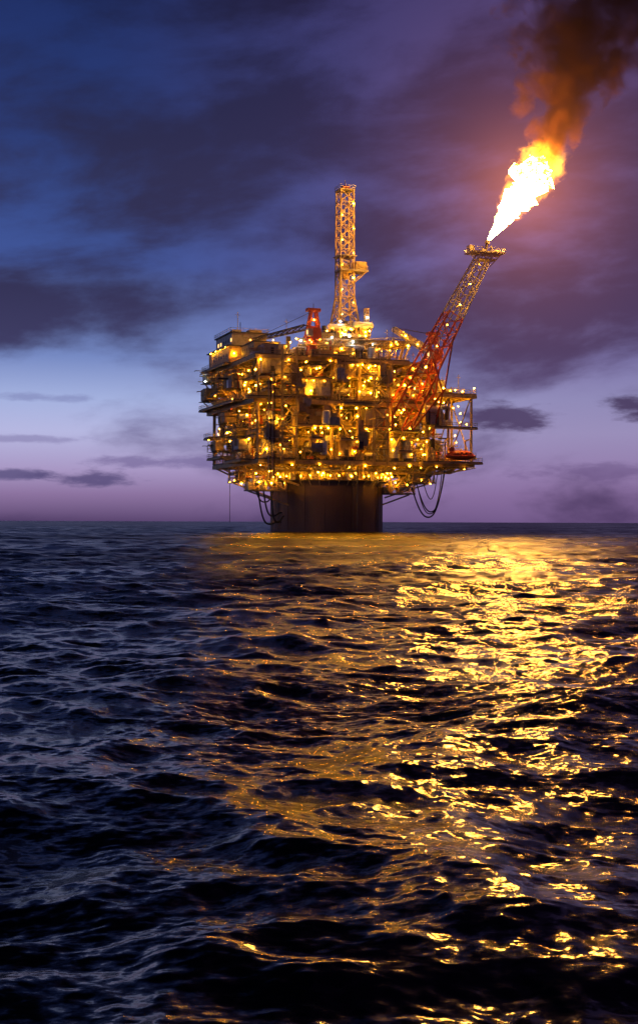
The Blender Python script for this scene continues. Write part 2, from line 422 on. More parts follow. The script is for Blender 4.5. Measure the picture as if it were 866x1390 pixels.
# accommodation block
b = MB()
b.box(-1, 12, 26, 50, 53.4, 58.6, 0); b.box(0.5, 12, 28, 46.5, 58.6, 63.2, 4); b.box(-1.6, 12.4, 25.4, 50.8, 58.45, 58.8, 2)
b.box(0, 12.5, 27.5, 47, 63.0, 63.35, 2)
b.rail([(0, 27.5, 63.35), (12.5, 27.5, 63.35), (12.5, 47, 63.35), (0, 47, 63.35)], 0, closed=True)
b.box(3, 6, 36, 39, 63.36, 65.2, 4); b.beam((8, 44, 62), (8, 44, 69), 0.2, 4); b.box(7, 11, 30, 34, 63.36, 64.6, 0)
b.obj('accommodation_block', PLAT, label='two-storey boxy living quarters on the top deck')
for z in (55.2, 60.2):
    for v in range(28, 46, 3):
        b = MB(); x = -1.02 if z < 58 else 0.48
        b.box(x-0.04, x+0.1, v, v+1.3, z, z+1.1, 7 if R.random() < 0.4 else 2)
        b.obj('window', PLAT)
b = MB(); b.box(2, 10, 9, 22, 53.4, 57.6, 0); b.box(1.6, 10.4, 8.6, 22.4, 57.6, 57.9, 2)
for i in range(6): b.box(1.9, 2.0, 9+i*2.2, 10.2+i*2.2, 54.5, 56.5, 2)
b.obj('equipment_shed', PLAT)

for u0, zt in ((6.5, 54), (35.5, 47)):
    b = MB()
    for du in (0, 4.4):
        for v in (-5.6, -4.3): b.beam((u0+du, v, 20.5), (u0+du, v, zt+.5), 0.3, 0)
    z = 22; f = 0
    while z < zt-1:
        a, c = (u0+0.3, u0+4.1) if f else (u0+4.1, u0+0.3)
        b.beam((a, -4.95, z), (c, -4.95, z+3.1), 0.9, 0, 0.2); b.beam((a, -5.5, z+1.1), (c, -5.5, z+4.2), 0.1, 1)
        b.box(u0-0.1, u0+4.5, -5.7, -4.25, z-0.1, z+0.02, 6); b.beam((u0, -4.3, z), (u0, 0, z), 0.2, 0)
        z += 3.1; f = 1-f
    b.obj('stair_tower', PLAT)
b = MB()
for i in range(4): b.cyl((2.4+i*0.6, -4.6, 16), (2.4+i*0.6, -4.6, 45+i), 0.18, 2 if i % 2 else 4, 6)
for z in (22, 33, 44): b.box(2.0, 4.8, -4.7, -0.5, z, z+0.3, 2)
b.obj('riser_bundle', PLAT)

for u in (44.3, 48.6):
    v = -0.2
    b = MB()
    b.cyl((u, v, 22.8), (u, v, 28.4), 1.6, 1, 24); b.cyl((u, v, 28.4), (u, v, 29.2), 1.6, 1, 24, 0.4)
    b.cyl((u, v, 22), (u, v, 22.8), 1.3, 2, 16)
    for z in (24, 26): b.cyl((u, v, z), (u, v, z+0.12), 1.65, 4, 24)
    b.obj('storage_tank', PLAT, label='pale cylindrical tank with banded wall')

# ------------------------------------------------------------------ derrick
DER = sub('derrick', label='tall slender steel lattice drilling tower')
du, dv = 37.5, 25
b = MB()
for sx in (-1, 1):
    for sy in (-1, 1): b.beam((du+sx*6.5, dv+sy*6, 53), (du+sx*5.2, dv+sy*5, 63), 0.8, 0)
b.box(du-6.5, du+6.5, dv-6.5, dv+6.5, 62.6, 63.4, 4)
b.rail([(du-6.5, dv-6.5, 63.4), (du+6.5, dv-6.5, 63.4), (du+6.5, dv+6.5, 63.4), (du-6.5, dv+6.5, 63.4)], 0, closed=True)
b.box(du-5, du-1.5, dv-6.3, dv-2.5, 63.4, 66.4, 1); b.box(du+1.5, du+5.5, dv-6.2, dv-3, 63.4, 65.6, 0)
for z in (56, 59.5):
    for sy in (-1, 1): b.beam((du-6, dv+sy*5.6, z), (du+6, dv+sy*5.6, z), 0.4, 0)
for sy in (-1, 1):
    b.beam((du-6, dv+sy*5.7, 53), (du+6, dv+sy*5.5, 62), 0.35, 0); b.beam((du+6, dv+sy*5.7, 53), (du-6, dv+sy*5.5, 62), 0.35, 0)
clutter(b, du-5, du+5, dv-5, dv+5, 53, 62, 26, rr)
clutter(b, du-6, du+6, dv-6, dv-3, 63.4, 69, 18, rr)
b.obj('substructure', DER)
b = MB()
b.lattice((du, dv, 63.4), (du, dv, 76), 8.2, 4.7, 3, 0.5, 0.26, 0, 0)
b.lattice((du, dv, 76), (du, dv, 110.5), 4.7, 4.4, 9, 0.4, 0.2, 0, 0)
b.obj('lattice_tower', DER)
b = MB()
b.box(du-2.6, du+2.6, dv-2.6, dv+2.6, 110.4, 110.8, 4); b.box(du-1.2, du+1.2, dv-1, dv+1, 110.8, 112.0, 3)
b.rail([(du-2.6, dv-2.6, 110.8), (du+2.6, dv-2.6, 110.8), (du+2.6, dv+2.6, 110.8), (du-2.6, dv+2.6, 110.8)], 1, closed=True)
b.beam((du, dv, 112), (du, dv, 114), 0.15, 2)
b.obj('crown_platform', DER)
b = MB()
b.box(du-2.8, du+7.0, dv-3.2, dv+2.2, 84.2, 84.8, 4); b.box(du+2.8, du+6.6, dv-2.8, dv+1.6, 84.8, 87.4, 0)
b.rail([(du-2.8, dv-3.2, 84.8), (du+7.0, dv-3.2, 84.8), (du+7.0, dv+2.2, 84.8)], 0)
b.beam((du+6.4, dv-2.8, 84.2), (du+2.4, dv-2.4, 80.5), 0.35, 0); b.beam((du+6.4, dv+2, 84.2), (du+2.4, dv+2, 80.5), 0.35, 0)
b.box(du-3, du+3, dv-3, dv+3, 89.0, 89.3, 4)
b.obj('racking_platform', DER)
b = MB()
b.box(du-0.9, du+0.9, dv-.8, dv+.8, 82, 86.4, 0); b.cyl((du, dv, 64), (du, dv, 110), 0.12, 4, 6)
for k in range(5): b.cyl((du-1.6, dv-1.4+k*0.6, 63.5), (du-1.6, dv-1.4+k*0.6, 88), 0.13, 4, 5)
b.obj('travelling_block', DER)
b = MB(); b.lattice((du+5.8, dv-4.4, 53), (du+5.8, dv-4.4, 72), 1.4, 1.2, 10, 0.2, 0.12, 0, 0); b.obj('ladder_tower', DER)

# ------------------------------------------------------------------ round landing deck
b = MB(); hu, hv, hz, hr = 49.0, 15.0, 60.4, 7.2
N = 8
P = [(hu+hr*math.cos(math.pi/8+2*math.pi*i/N), hv+hr*math.sin(math.pi/8+2*math.pi*i/N)) for i in range(N)]
b.add([(x, y, hz) for x, y in P]+[(x, y, hz-0.9) for x, y in P], [tuple(range(N)), tuple(range(2*N-1, N-1, -1))]+[(i, N+i, N+(i+1) % N, (i+1) % N) for i in range(N)], 4)
for i, (x, y) in enumerate(P):
    x2, y2 = P[(i+1) % N]; ox, oy = (x-hu)*0.16, (y-hv)*0.16; ox2, oy2 = (x2-hu)*0.16, (y2-hv)*0.16
    b.beam((x+ox, y+oy, hz+0.5), (x2+ox2, y2+oy2, hz+0.5), 0.25, 1); b.beam((x, y, hz-0.1), (x+ox, y+oy, hz+0.5), 0.2, 1)
    b.beam((x*0.9+hu*0.1, y*0.9+hv*0.1, hz-0.9), (hu+(x-hu)*0.3, hv+(y-hv)*0.3, 49.5), 0.5, 0)
    b.beam((x*0.9+hu*0.1, y*0.9+hv*0.1, hz-1.1), (x2*0.9+hu*0.1, y2*0.9+hv*0.1, hz-1.1), 0.4, 0)
    b.beam((hu+(x-hu)*0.6, hv+(y-hv)*0.6, 55.4), (hu+(x2-hu)*0.6, hv+(y2-hv)*0.6, 55.4), 0.35, 0)
b.obj('helideck', PLAT, label='round raised landing deck on splayed struts')

# ------------------------------------------------------------------ cranes
def crane(u, v, z0, zc, tip, red, label, bm=2, bw=1.5):
    C = sub('crane', label=label)
    b = MB(); b.cyl((u, v, z0), (u, v, zc), 1.7, red, 14); b.cyl((u, v, zc-0.6), (u, v, zc), 2.3, red, 14); b.obj('pedestal', C)
    b = MB(); b.box(u-2.4, u+2.4, v-1.8, v+1.8, zc, zc+0.6, red); b.box(u-0.4, u+2.6, v-1.6, v+1.6, zc+0.6, zc+3.2, red)
    b.obj('machinery_house', C)
    b = MB(); b.box(u-2, u-0.5, v-2.8, v-1.0, zc+0.6, zc+2.8, 1); b.box(u-2.05, u-1.95, v-2.4, v-1.2, zc+1.2, zc+2.4, 7); b.obj('cab', C)
    b = MB(); top = (u+0.6, v, zc+8.6)
    for sy in (-1, 1):
        b.beam((u-1.6, v+sy*1.3, zc+0.6), (top[0]-.7, v+sy*0.8, top[2]), 0.6, red); b.beam((u+2.4, v+sy*1.3, zc+0.6), (top[0]+.7, v+sy*0.8, top[2]), 0.6, red)
        b.beam((u-0.8, v+sy*1.1, zc+3.6), (u+1.9, v+sy*1.1, zc+3.6), 0.4, red); b.beam((u-.4, v+sy*1.0, zc+5.8), (u+1.6, v+sy*1.0, zc+5.8), 0.4, red)
    b.box(top[0]-2.2, top[0]+2.0, v-1.1, v+1.1, top[2]-0.2, top[2]+0.7, red); b.beam(top, (top[0], v, top[2]+2.2), 0.15, 2)
    b.obj('gantry', C)
    b = MB(); p = (u-1.6, v, zc+3.6)
    b.lattice(p, tip, bw, bw*0.6, 9, 0.24, 0.14, bm, bm); b.obj('boom', C)
    b = MB()
    for s_ in (-0.3, 0.3): b.cyl((top[0], v+s_, top[2]), (tip[0], tip[1]+s_, tip[2]+0.4), 0.06, 2, 5)
    b.cyl(tip, (tip[0], tip[1], tip[2]-3), 0.06, 2, 5); b.box(tip[0]-.3, tip[0]+.3, tip[1]-.3, tip[1]+.3, tip[2]-3.8, tip[2]-3, 0)
    b.obj('hoist_cable', C)
crane(18.3, 3, 53, 58.4, (7.0, 25, 60.6), 3, 'red pedestal crane with lowered dark boom')
crane(61.0, 9, 43.5, 54.4, (46, 5, 63.4), 3, 'dark red pedestal crane beside the flare boom', 1, 1.9)

# ------------------------------------------------------------------ flare boom
FB = sub('flare_boom', label='long leaning red and white lattice arm')
bp, tp = Vector((43.6, -4.4, 34.0)), Vector((74.2, -2.0, 87.6))
b = MB(); b.lattice(bp, tp, 7.4, 3.6, 13, 0.5, 0.24, 3, 1, x=False, hd=(0, 1, 0))
b.cyl(bp, tp+Vector((0, 0, 1)), 0.22, 1, 8)
b.obj('lattice_arm', FB, label='red lower half and pale upper half of the lattice')
b = MB()
for sv in (-3.2, 3.2):
    b.beam((40.2, -4.4+sv, 31), (40.6, -4.4+sv, 36), 0.45, 3); b.beam((46.6, -4.4+sv, 31), (46.4, -4.4+sv, 32.5), 0.5, 3)
    b.beam((57, -4.4+sv, 43), (47, -4.4+sv, 31), 0.45, 3); b.beam((57, -4.4+sv, 43), (53.4, -4.4+sv, 53), 0.4, 3); b.beam((57.5, -4.4+sv, 43), (60.5, -4.4+sv, 60), 0.4, 3)
    b.beam((57.5, -4.4+sv, 43), (57, 1, 40), 0.4, 0); b.beam((57, -4.4+sv, 43), (56.8, -1, 30), 0.4, 3)
b.box(38.5, 50, -8.0, -2.3, 30.6, 30.9, 6); b.rail([(38.5, -8, 30.9), (50, -8, 30.9)], 0)
for u in (39, 44, 49.5): b.beam((u, -7.8, 30.5), (u, -1, 26), 0.4, 0)
b.obj('boom_foot', FB)
b = MB()
x, y, z = tp
b.box(x-5.8, x+5.6, y-3.0, y+3.0, z-0.2, z+0.2, 4); b.box(x-3.2, x+3.0, y-2.2, y+2.2, z-2.2, z-1.9, 4)
b.rail([(x-5.8, y-3.0, z+0.2), (x+5.6, y-3.0, z+0.2), (x+5.6, y+3.0, z+0.2), (x-5.8, y+3.0, z+0.2)], 1, closed=True)
for sx in (-5.6, 5.4): b.beam((x+sx, y, z), (x+sx*0.3, y, z-4.0), 0.3, 5)
b.box(x-6.0, x-4.2, y-1, y+1, z+0.2, z+2.1, 4); b.box(x+3, x+4.8, y-1, y+1, z+0.2, z+1.2, 4)
b.obj('tip_platform', FB)
b = MB()
b.cyl((x, y, z), (x+0.6, y, z+3.4), 0.45, 2, 10); b.cyl((x+0.6, y, z+3.2), (x+0.9, y, z+4.2), 0.8, 2, 12, 0.6)
b.cyl((x+1.8, y, z), (x+2.2, y, z+2.6), 0.25, 2, 8); b.cyl((x-1.2, y, z), (x-0.8, y, z+2.4), 0.2, 2, 8)
b.obj('burner', FB)

# ------------------------------------------------------------------ hull side platforms and hoses
for (u0, u1, v0, v1, z) in ((2.0, 13, 10, 19, 12.6), (47, 56, 10, 20, 12.0), (54, 62, 8, 20, 15.5), (1, 7, 22, 34, 15.5)):
    b = MB(); b.box(u0, u1, v0, v1, z, z+0.4, 6)
    b.rail([(u0, v0, z+.4), (u1, v0, z+.4), (u1, v1, z+.4), (u0, v1, z+.4)], 0, closed=True)
    for u in (u0+.4, u1-.4):
        for v in (v0+.4, v1-.4): b.beam((u, v, z), (u, v, 21), 0.4, 0)
    b.beam((u0, v0+.3, z), (u1, v0+.3, 21), 0.35, 0); b.beam((u1, v0+.3, z), (u0, v0+.3, 21), 0.35, 0)
    cu = (u0+u1)/2
    b.beam((u0 if cu < UC else u1, (v0+v1)/2, z), (UC+(cu-UC)*0.62, (v0+v1)/2+2, z-4.5), 0.45, 0)
    clutter(b, u0+1, u1-1, v0+1, v1-1, z+.4, z+5.5, 20, rr)
    b.obj('access_platform', PLAT)
def hose(p, q, sag, r=0.22, n=22, e_=2.6):
    b = MB(); pts = []
    p, q = Vector(p), Vector(q)
    zl = min(p.z, q.z)-sag
    for i in range(n+1):
        t = i/n; c = p.lerp(q, t)
        base = p.z+(q.z-p.z)*t
        w = 1-abs(2*t-1)**e_
        c.z = base-(base-zl)*w
        pts.append(tuple(c))
    b.pipe(pts, r, 10, 8)
    return b.obj('hanging_hose', PLAT)
hose((54.5, 6, 15.5), (64.4, 6, 20.4), 9.0, 0.2, e_=2.2); hose((55.3, 7, 14.5), (63.9, 7, 20.4), 8.6, 0.16, e_=2.5); hose((53.8, 8, 14.2), (65.2, 8, 20.4), 9.4, 0.24, e_=2.3); hose((56.4, 5, 15.5), (61.9, 6, 20.4), 5.0, 0.14, e_=2)
hose((4.5, 12, 12.6), (13.4, 17, 3.0), 0.5, 0.26); hose((6.5, 13, 12.6), (13.6, 17, 6.0), 1.0, 0.26); hose((8.5, 12, 12.6), (14, 16, 5), 2.0, 0.26); hose((3.5, 11, 12.6), (9, 11, 12.6), 3.4, 0.22)
b = MB(); b.cyl((1.5, 33, 20.5), (1.5, 33, 3), 0.09, 10, 5); b.obj('hanging_cable', PLAT)
b = MB(); b.cyl((33, 2, 20.5), (33, 2, -2), 0.2, 2, 6); b.obj('caisson', PLAT)

for u in (60.5, 67.5):
    b = MB(); b.beam((u, -1.7, 22), (u, -1.9, 28.6), 0.35, 0); b.beam((u, -1.9, 28.6), (u, -5.2, 28.9), 0.35, 0)
    b.cyl((u, -5.0, 28.8), (u, -5.0, 25.9), 0.07, 2, 5); b.obj('davit', PLAT)

# ------------------------------------------------------------------ lamps
lamp_pos = []
L = random.Random(3)
for (a, c, v0, v1, z) in mezz:
    if v1 == 12.5:
        for q_ in range(3): lamp_pos.append((L.uniform(a, c), v0-0.3, z-1.2))
        for q_ in range(2): lamp_pos.append((L.uniform(a, c), L.uniform(-0.9, 5), z+L.uniform(2, 3.4)))
        lamp_pos.append((L.uniform(a, c), L.uniform(1, 7), z-1.4))
    elif v1 == 1.0:
        lamp_pos.append((L.uniform(a, c), v0-0.3, z-1.2))
    else:
        lamp_pos.append((a-0.1, L.uniform(v0, v1), z-1.2))
        for q_ in range(2): lamp_pos.append((L.uniform(0, 7), L.uniform(v0, v1), z+L.uniform(-3, 3.4)))
for (za, zb) in ((22, 40), (40, 52)):
    for i in range(50 if za == 22 else 34): lamp_pos.append((L.uniform(1, 56), L.choice([-1.5, L.uniform(-1, 6)]), L.uniform(za+1.5, zb-1.2 if za == 22 else 48)))
    for i in range(14 if za == 22 else 12): lamp_pos.append((L.uniform(0, 7), L.uniform(10, 49), L.uniform(za+1.5, zb-1.2)))
for zz, vf, ue in ((38.0, -1.5, 57), (51.3, -1.1, 49), (20.2, -1.4, 70)):
    u = 1
    while u < ue: lamp_pos.append((u, vf, zz+L.uniform(-.5, .3))); u += L.uniform(3.0, 10)
for u in range(2, 70, 6): lamp_pos.append((u+L.uniform(-2, 2), -1.2, 23.6+L.uniform(-.3, 1.4)))
for i in range(32): lamp_pos.append((L.uniform(57, 70.5), L.uniform(-1.0, 14), L.uniform(24.0, 42)))
for i in range(12): lamp_pos.append((71.5 if i % 2 else L.uniform(59, 71), L.uniform(-1.4, 28) if i % 2 else -1.5, L.uniform(44.0, 45.2)))
for i in range(48): lamp_pos.append((L.uniform(2, 48), L.uniform(-0.6, 24), L.uniform(54.5, 59.5)))
for i in range(10): lamp_pos.append((L.uniform(49.6, 57.6), L.uniform(0, 20), L.uniform(50.5, 53.5)))
for i in range(14): lamp_pos.append((L.uniform(25, 45), L.uniform(13, 22), L.uniform(60, 64)))
for i in range(7): lamp_pos.append((L.uniform(-1, 12), 25.6, L.uniform(54, 58.2)))
for i in range(4): lamp_pos.append((-1.7, 27+i*6+L.uniform(-1, 1), 58.2))
for t in range(22):
    a = math.radians(165+t*9.0); lamp_pos.append((UC+16.8*math.cos(a), VC+16.8*math.sin(a), L.uniform(17.2, 20.0)))
for t in range(20):
    a = math.radians(165+t*9.8+L.uniform(-3, 3)); lamp_pos.append((UC+19.9*math.cos(a), VC+19.9*math.sin(a), L.uniform(17.1, 17.5)))
for i in range(24): lamp_pos.append((L.uniform(2, 68), L.choice([4, 12, 20, 30]), 18.3))
for i in range(11):
    z = 66+i*4.0; lamp_pos.append((du+(-1)**i*1.9, dv-2.7, z))
for i in range(8): lamp_pos.append((du+L.uniform(-6, 6), dv-6.6, L.uniform(62, 65)))
for i in range(8):
    t = (i+0.5)/8; c = bp.lerp(tp, t); lamp_pos.append((c.x+L.uniform(-.4, .4), c.y-.3, c.z))
for (u, v) in ((4, 9.8), (8, 9.8), (12, 9.8), (49, 9.8), (53, 9.8), (57, 7.8), (60, 7.8), (2, 21.8), (.9, 26), (.9, 31), (58, 12)): lamp_pos.append((u, v, L.uniform(14.5, 17)))
for i in range(8):
    a = 2*math.pi*i/8; lamp_pos.append((hu+6.4*math.cos(a), hv+6.4*math.sin(a), 59.2))
for p_ in ((50, 4.6, 61.4), (55, 6.5, 59.2), (61, 6.8, 53), (17, 1.0, 57.8), (20.4, 1.2, 58.2), (18.6, 1.4, 64), (46.4, -2.2, 29), (42.4, -2.2, 28.4), (51, -2.4, 28.6)): lamp_pos.append(p_)
cool_pos = [(du-4, dv-6.6, 67), (du+4.5, dv-6.4, 66.5), (du-1, dv-6.7, 62.4), (du+3, dv-6.2, 59.5), (24, 0.8, 59), (28, 0.9, 60), (31, 1.2, 58), (14, 0.6, 57.5), (-3.8, 44, 49), (du+5.8, dv-5.3, 69), (du-5.8, dv-6.2, 59.6), (42, 12, 59.4)]

def lamp_mesh(name, mat, vs, fs):
    me = bpy.data.meshes.new(name); me.from_pydata([tuple(v) for v in vs], [], fs); me.materials.append(mat); return me
def ico(r):
    ph = (1+5**.5)/2
    vs = [Vector(v).normalized()*r for v in [(-1,ph,0),(1,ph,0),(-1,-ph,0),(1,-ph,0),(0,-1,ph),(0,1,ph),(0,-1,-ph),(0,1,-ph),(ph,0,-1),(ph,0,1),(-ph,0,-1),(-ph,0,1)]]
    fs = [(0,11,5),(0,5,1),(0,1,7),(0,7,10),(0,10,11),(1,5,9),(5,11,4),(11,10,2),(10,7,6),(7,1,8),(3,9,4),(3,4,2),(3,2,6),(3,6,8),(3,8,9),(4,9,5),(2,4,11),(6,2,10),(8,6,7),(9,8,1)]
    return vs, fs
vs, fs = ico(0.14)
mw = lamp_mesh('lamp', LAMP_WARM, vs, fs); mc = lamp_mesh('floodlight', LAMP_COOL, [v*2.0 for v in vs], fs)
L.shuffle(lamp_pos)
lamp_pos.sort(key=lambda p: p[1])
for p in lamp_pos[:98]:
    o = bpy.data.objects.new('lamp', mw); COL.objects.link(o); o.parent = PLAT; o.location = (p[0]-UC, p[1]-VC, p[2])
    s_ = L.choice([0.6, 0.75, 0.9, 1.1, 1.55]); o.scale = (s_, s_, s_)
b = MB()
for p in lamp_pos[98:]:
    s_ = L.choice([0.6, 0.75, 0.9, 1.1, 1.6]); b.add([Vector(p)+v*s_ for v in vs], fs, 0)
o = b.obj('lamp', PLAT, mats=[LAMP_WARM]); o['kind'] = 'stuff'
for p in cool_pos:
    o = bpy.data.objects.new('floodlight', mc); COL.objects.link(o); o.parent = PLAT; o.location = (p[0]-UC, p[1]-VC, p[2])
    o['label'] = 'cool white floodlight'
print('LAMPS', len(lamp_pos))

# ------------------------------------------------------------------ lifeboat
LB = bpy.data.objects.new('lifeboat', None); COL.objects.link(LB)
LB['label'] = 'orange enclosed lifeboat hanging under davits at the platform edge'; LB['category'] = 'lifeboat'
loc = Vector((64-UC, -5.6-VC, 23.8)); LB.location = PLAT.location+Matrix.Rotation(math.radians(20), 3, 'Z') @ loc
LB.rotation_euler = (0, 0, math.radians(20))
def loft(secs, m, name, parent):
    b = MB(); nn = len(secs[0])
    vs = [p for s in secs for p in s]
    fs = [(i*nn+j, (i+1)*nn+j, (i+1)*nn+(j+1) % nn, i*nn+(j+1) % nn) for i in range(len(secs)-1) for j in range(nn)]
    fs.append(tuple(range(nn-1, -1, -1))); fs.append(tuple(range((len(secs)-1)*nn, len(secs)*nn)))
    b.add(vs, fs, m); return b.obj(name, parent, uv=False, smooth=True)
secs = []
for i in range(13):
    t = -1+2*i/12; w = 1.6*max(0.06, (1-abs(t)**2.6)); kz = 0.9*abs(t)**3
    secs.append([(t*5.2, w*math.cos(a), (-1.3+kz)*abs(math.sin(a)) if math.sin(a) < 0 else 0.15*math.sin(a)) for a in [2*math.pi*j/16 for j in range(16)]])
loft(secs, 9, 'boat_hull', LB)
secs = []
for i in range(11):
    t = -1+2*i/10; w = 1.45*max(0.1, (1-abs(t)**3)); h = 1.5*max(0.12, (1-abs(t)**4))
    secs.append([(t*4.7, w*math.cos(a), 0.1+h*max(0, math.sin(a))) for a in [2*math.pi*j/16 for j in range(16)]])
loft(secs, 9, 'canopy', LB)
b = MB(); b.box(-4, -2.4, -0.7, 0.7, 1.3, 2.3, 9); b.box(-4.04, -3.9, -0.5, 0.5, 1.6, 2.1, 2); b.obj('cockpit', LB, uv=False)
for x in (-2, -0.5, 1, 2.5):
    b = MB(); b.box(x, x+0.6, -1.46, -1.3, 0.5, 0.85, 2); b.obj('window', LB, uv=False)

# ------------------------------------------------------------------ flame
bw = PLAT.location+Matrix.Rotation(math.radians(20), 3, 'Z') @ Vector((tp.x+0.9-UC, tp.y-VC, tp.z+4.0))
f0 = bw.copy(); f1 = Vector((bw.x+19.6, bw.y, bw.z+28.0))
ax = (f1-f0); FL = ax.length; ax.normalize()
rotq = ax.to_track_quat('Z', 'Y')
FLM = bpy.data.objects.new('flare_flame', None); COL.objects.link(FLM)
FLM.location = f0; FLM.rotation_mode = 'QUATERNION'; FLM.rotation_quaternion = rotq
FLM['label'] = 'bright yellow white gas flame burning from the boom tip'; FLM['category'] = 'flame'
prof = [(0, .5), (.08, 1.4), (.2, 2.7), (.35, 4.2), (.5, 5.5), (.65, 6.6), (.8, 7.5), (.92, 7.5), (1.0, 5.6)]
def pr(t):
    for (a, ra), (c, rc) in zip(prof[:-1], prof[1:]):
        if t <= c: return ra+(rc-ra)*(t-a)/(c-a)
    return prof[-1][1]
def tube(scale, length, n, m, amp, name, mat):
    vs = []
    for i in range(n+1):
        t = i/n
        for j in range(m):
            a = 2*math.pi*j/m
            r = pr(t)*scale
            p = Vector((r*math.cos(a), r*math.sin(a), t*length))
            d = mn.fractal(p*0.36, 0.6, 2.0, 5)*amp*min(1, t*2)
            d2 = mn.fractal(p*0.3+Vector((9, 3, 1)), 0.7, 2.0, 3)*amp*1.8*max(0, t-0.4)
            p.x += math.cos(a)*d*r; p.y += math.sin(a)*d*r; p.z += d2*r
            vs.append(p)
    fs = [(i*m+j, i*m+(j+1) % m, (i+1)*m+(j+1) % m, (i+1)*m+j) for i in range(n) for j in range(m)]
    vs.append(Vector((0, 0, length*1.03))); k = len(vs)-1
    fs += [(n*m+j, n*m+(j+1) % m, k) for j in range(m)]
    fs.append(tuple(range(m-1, -1, -1)))
    me = bpy.data.meshes.new(name); me.from_pydata([tuple(v) for v in vs], [], fs); me.materials.append(mat)
    me.polygons.foreach_set('use_smooth', [True]*len(fs))
    o = bpy.data.objects.new(name, me); COL.objects.link(o); o.parent = FLM; return o
m, nt, out = new_mat('flame_core_fire')
tc = nt.new('ShaderNodeTexCoord')
nz = nt.noise(tc.outputs['Object'], 0.55, 6, 0.75, 1.2)
zc = nt.sep(tc.outputs['Object'])[2]
hot = nt.smooth(nt.M('ADD', nz, nt.M('MULTIPLY', zc, -0.010)), 0.12, 0.42)
ec = nt.mix(hot, (1.0, 0.20, 0.012, 1), (1.0, 0.47, 0.07, 1))
e = nt.new('ShaderNodeEmission'); nt.l.new(ec, e.inputs[0]); nt.l.new(nt.M('MULTIPLY_ADD', nt.M('POWER', hot, 2.2), 400.0, 2.2), e.inputs[1])
nt.l.new(e.outputs[0], out.inputs[0])
tube(0.62, FL*0.86, 34, 24, 0.75, 'flame_core', m)
m, nt, out = new_mat('flame_outer_fire')
tc = nt.new('ShaderNodeTexCoord'); oc = tc.outputs['Object']; X, Y, Z = nt.sep(oc)
tt = nt.M('DIVIDE', Z, FL)
rp = nt.ramp(tt, [(min(1, t), (r/8, r/8, r/8, 1)) for t, r in prof])
rad = nt.M('SQRT', nt.M('ADD', nt.M('MULTIPLY', X, X), nt.M('MULTIPLY', Y, Y)))
d = nt.M('DIVIDE', rad, nt.M('MULTIPLY', rp, 8.0))
nz = nt.noise(oc, 0.3, 5, 0.65, 0.6)
dens = nt.smooth(nt.M('ADD', nt.M('SUBTRACT', 1.02, d), nt.M('MULTIPLY', nt.M('SUBTRACT', nz, 0.5), 2.6)), 0.05, 0.45)
dens = nt.M('MULTIPLY', dens, nt.smooth(Z, FL*1.12, FL*0.94))
e = nt.new('ShaderNodeEmission'); e.inputs[0].default_value = (1.0, 0.30, 0.015, 1); nt.l.new(nt.M('MULTIPLY', dens, 0.6), e.inputs[1])
nt.l.new(e.outputs[0], out.inputs['Volume']); m.cycles.volume_step_rate = 0.3
def tube_env(rings, nn=16, k=0.0):
    b = MB(); vs2 = [(k*z+r*math.cos(2*math.pi*j/nn), r*math.sin(2*math.pi*j/nn), z) for z, r in rings for j in range(nn)]
    b.add(vs2, [(i*nn+j, i*nn+(j+1) % nn, (i+1)*nn+(j+1) % nn, (i+1)*nn+j) for i in range(len(rings)-1) for j in range(nn)]+[tuple(range(nn-1, -1, -1)), tuple(range((len(rings)-1)*nn, len(rings)*nn))], 0)
    return b
tube_env(((-0.3, 1.5), (8, 6), (20, 10.5), (FL*0.9, 12.5), (FL*1.15, 9.5))).obj('flame_fringe', FLM, uv=False, mats=[m])

# ------------------------------------------------------------------ smoke
m, nt, out = new_mat('brown_smoke')
tc = nt.new('ShaderNodeTexCoord'); oc = tc.outputs['Object']; X, Y, Z = nt.sep(oc)
xr = nt.M('SUBTRACT', X, nt.M('MULTIPLY', Z, 0.38))
rr_ = nt.M('MULTIPLY_ADD', Z, 0.40, 6.0)
rad = nt.M('SQRT', nt.M('ADD', nt.M('MULTIPLY', xr, xr), nt.M('MULTIPLY', Y, Y)))
d = nt.M('DIVIDE', rad, nt.M('MAXIMUM', rr_, 1.0))
nz = nt.noise(oc, 0.09, 6, 0.58, 0.4)
dens = nt.smooth(nt.M('ADD', nt.M('SUBTRACT', 1.0, d), nt.M('MULTIPLY', nt.M('SUBTRACT', nz, 0.5), 4.2)), 0.12, 0.75)
dens = nt.M('MULTIPLY', dens, nt.smooth(Z, -6, 2))
pv = nt.new('ShaderNodeVolumePrincipled')
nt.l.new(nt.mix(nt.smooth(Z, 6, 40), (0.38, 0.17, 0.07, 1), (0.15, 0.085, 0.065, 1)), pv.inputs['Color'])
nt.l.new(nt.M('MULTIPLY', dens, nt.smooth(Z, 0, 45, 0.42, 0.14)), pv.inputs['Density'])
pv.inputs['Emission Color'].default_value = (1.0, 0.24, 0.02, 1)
glow = nt.M('MULTIPLY_ADD', nt.M('POWER', 2.718, nt.M('DIVIDE', nt.M('MAXIMUM', Z, 0.0), -6.5)), 0.17, 0.0)  # orange emission painted into the smoke base, standing in for light from the flame
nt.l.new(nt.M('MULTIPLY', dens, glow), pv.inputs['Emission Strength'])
nt.l.new(pv.outputs[0], out.inputs['Volume']); m.cycles.volume_step_rate = 0.24
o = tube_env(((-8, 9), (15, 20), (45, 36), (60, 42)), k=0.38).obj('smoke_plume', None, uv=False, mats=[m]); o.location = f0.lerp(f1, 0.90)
o['label'] = 'dark brown smoke billowing above the gas flame'; o['category'] = 'smoke'

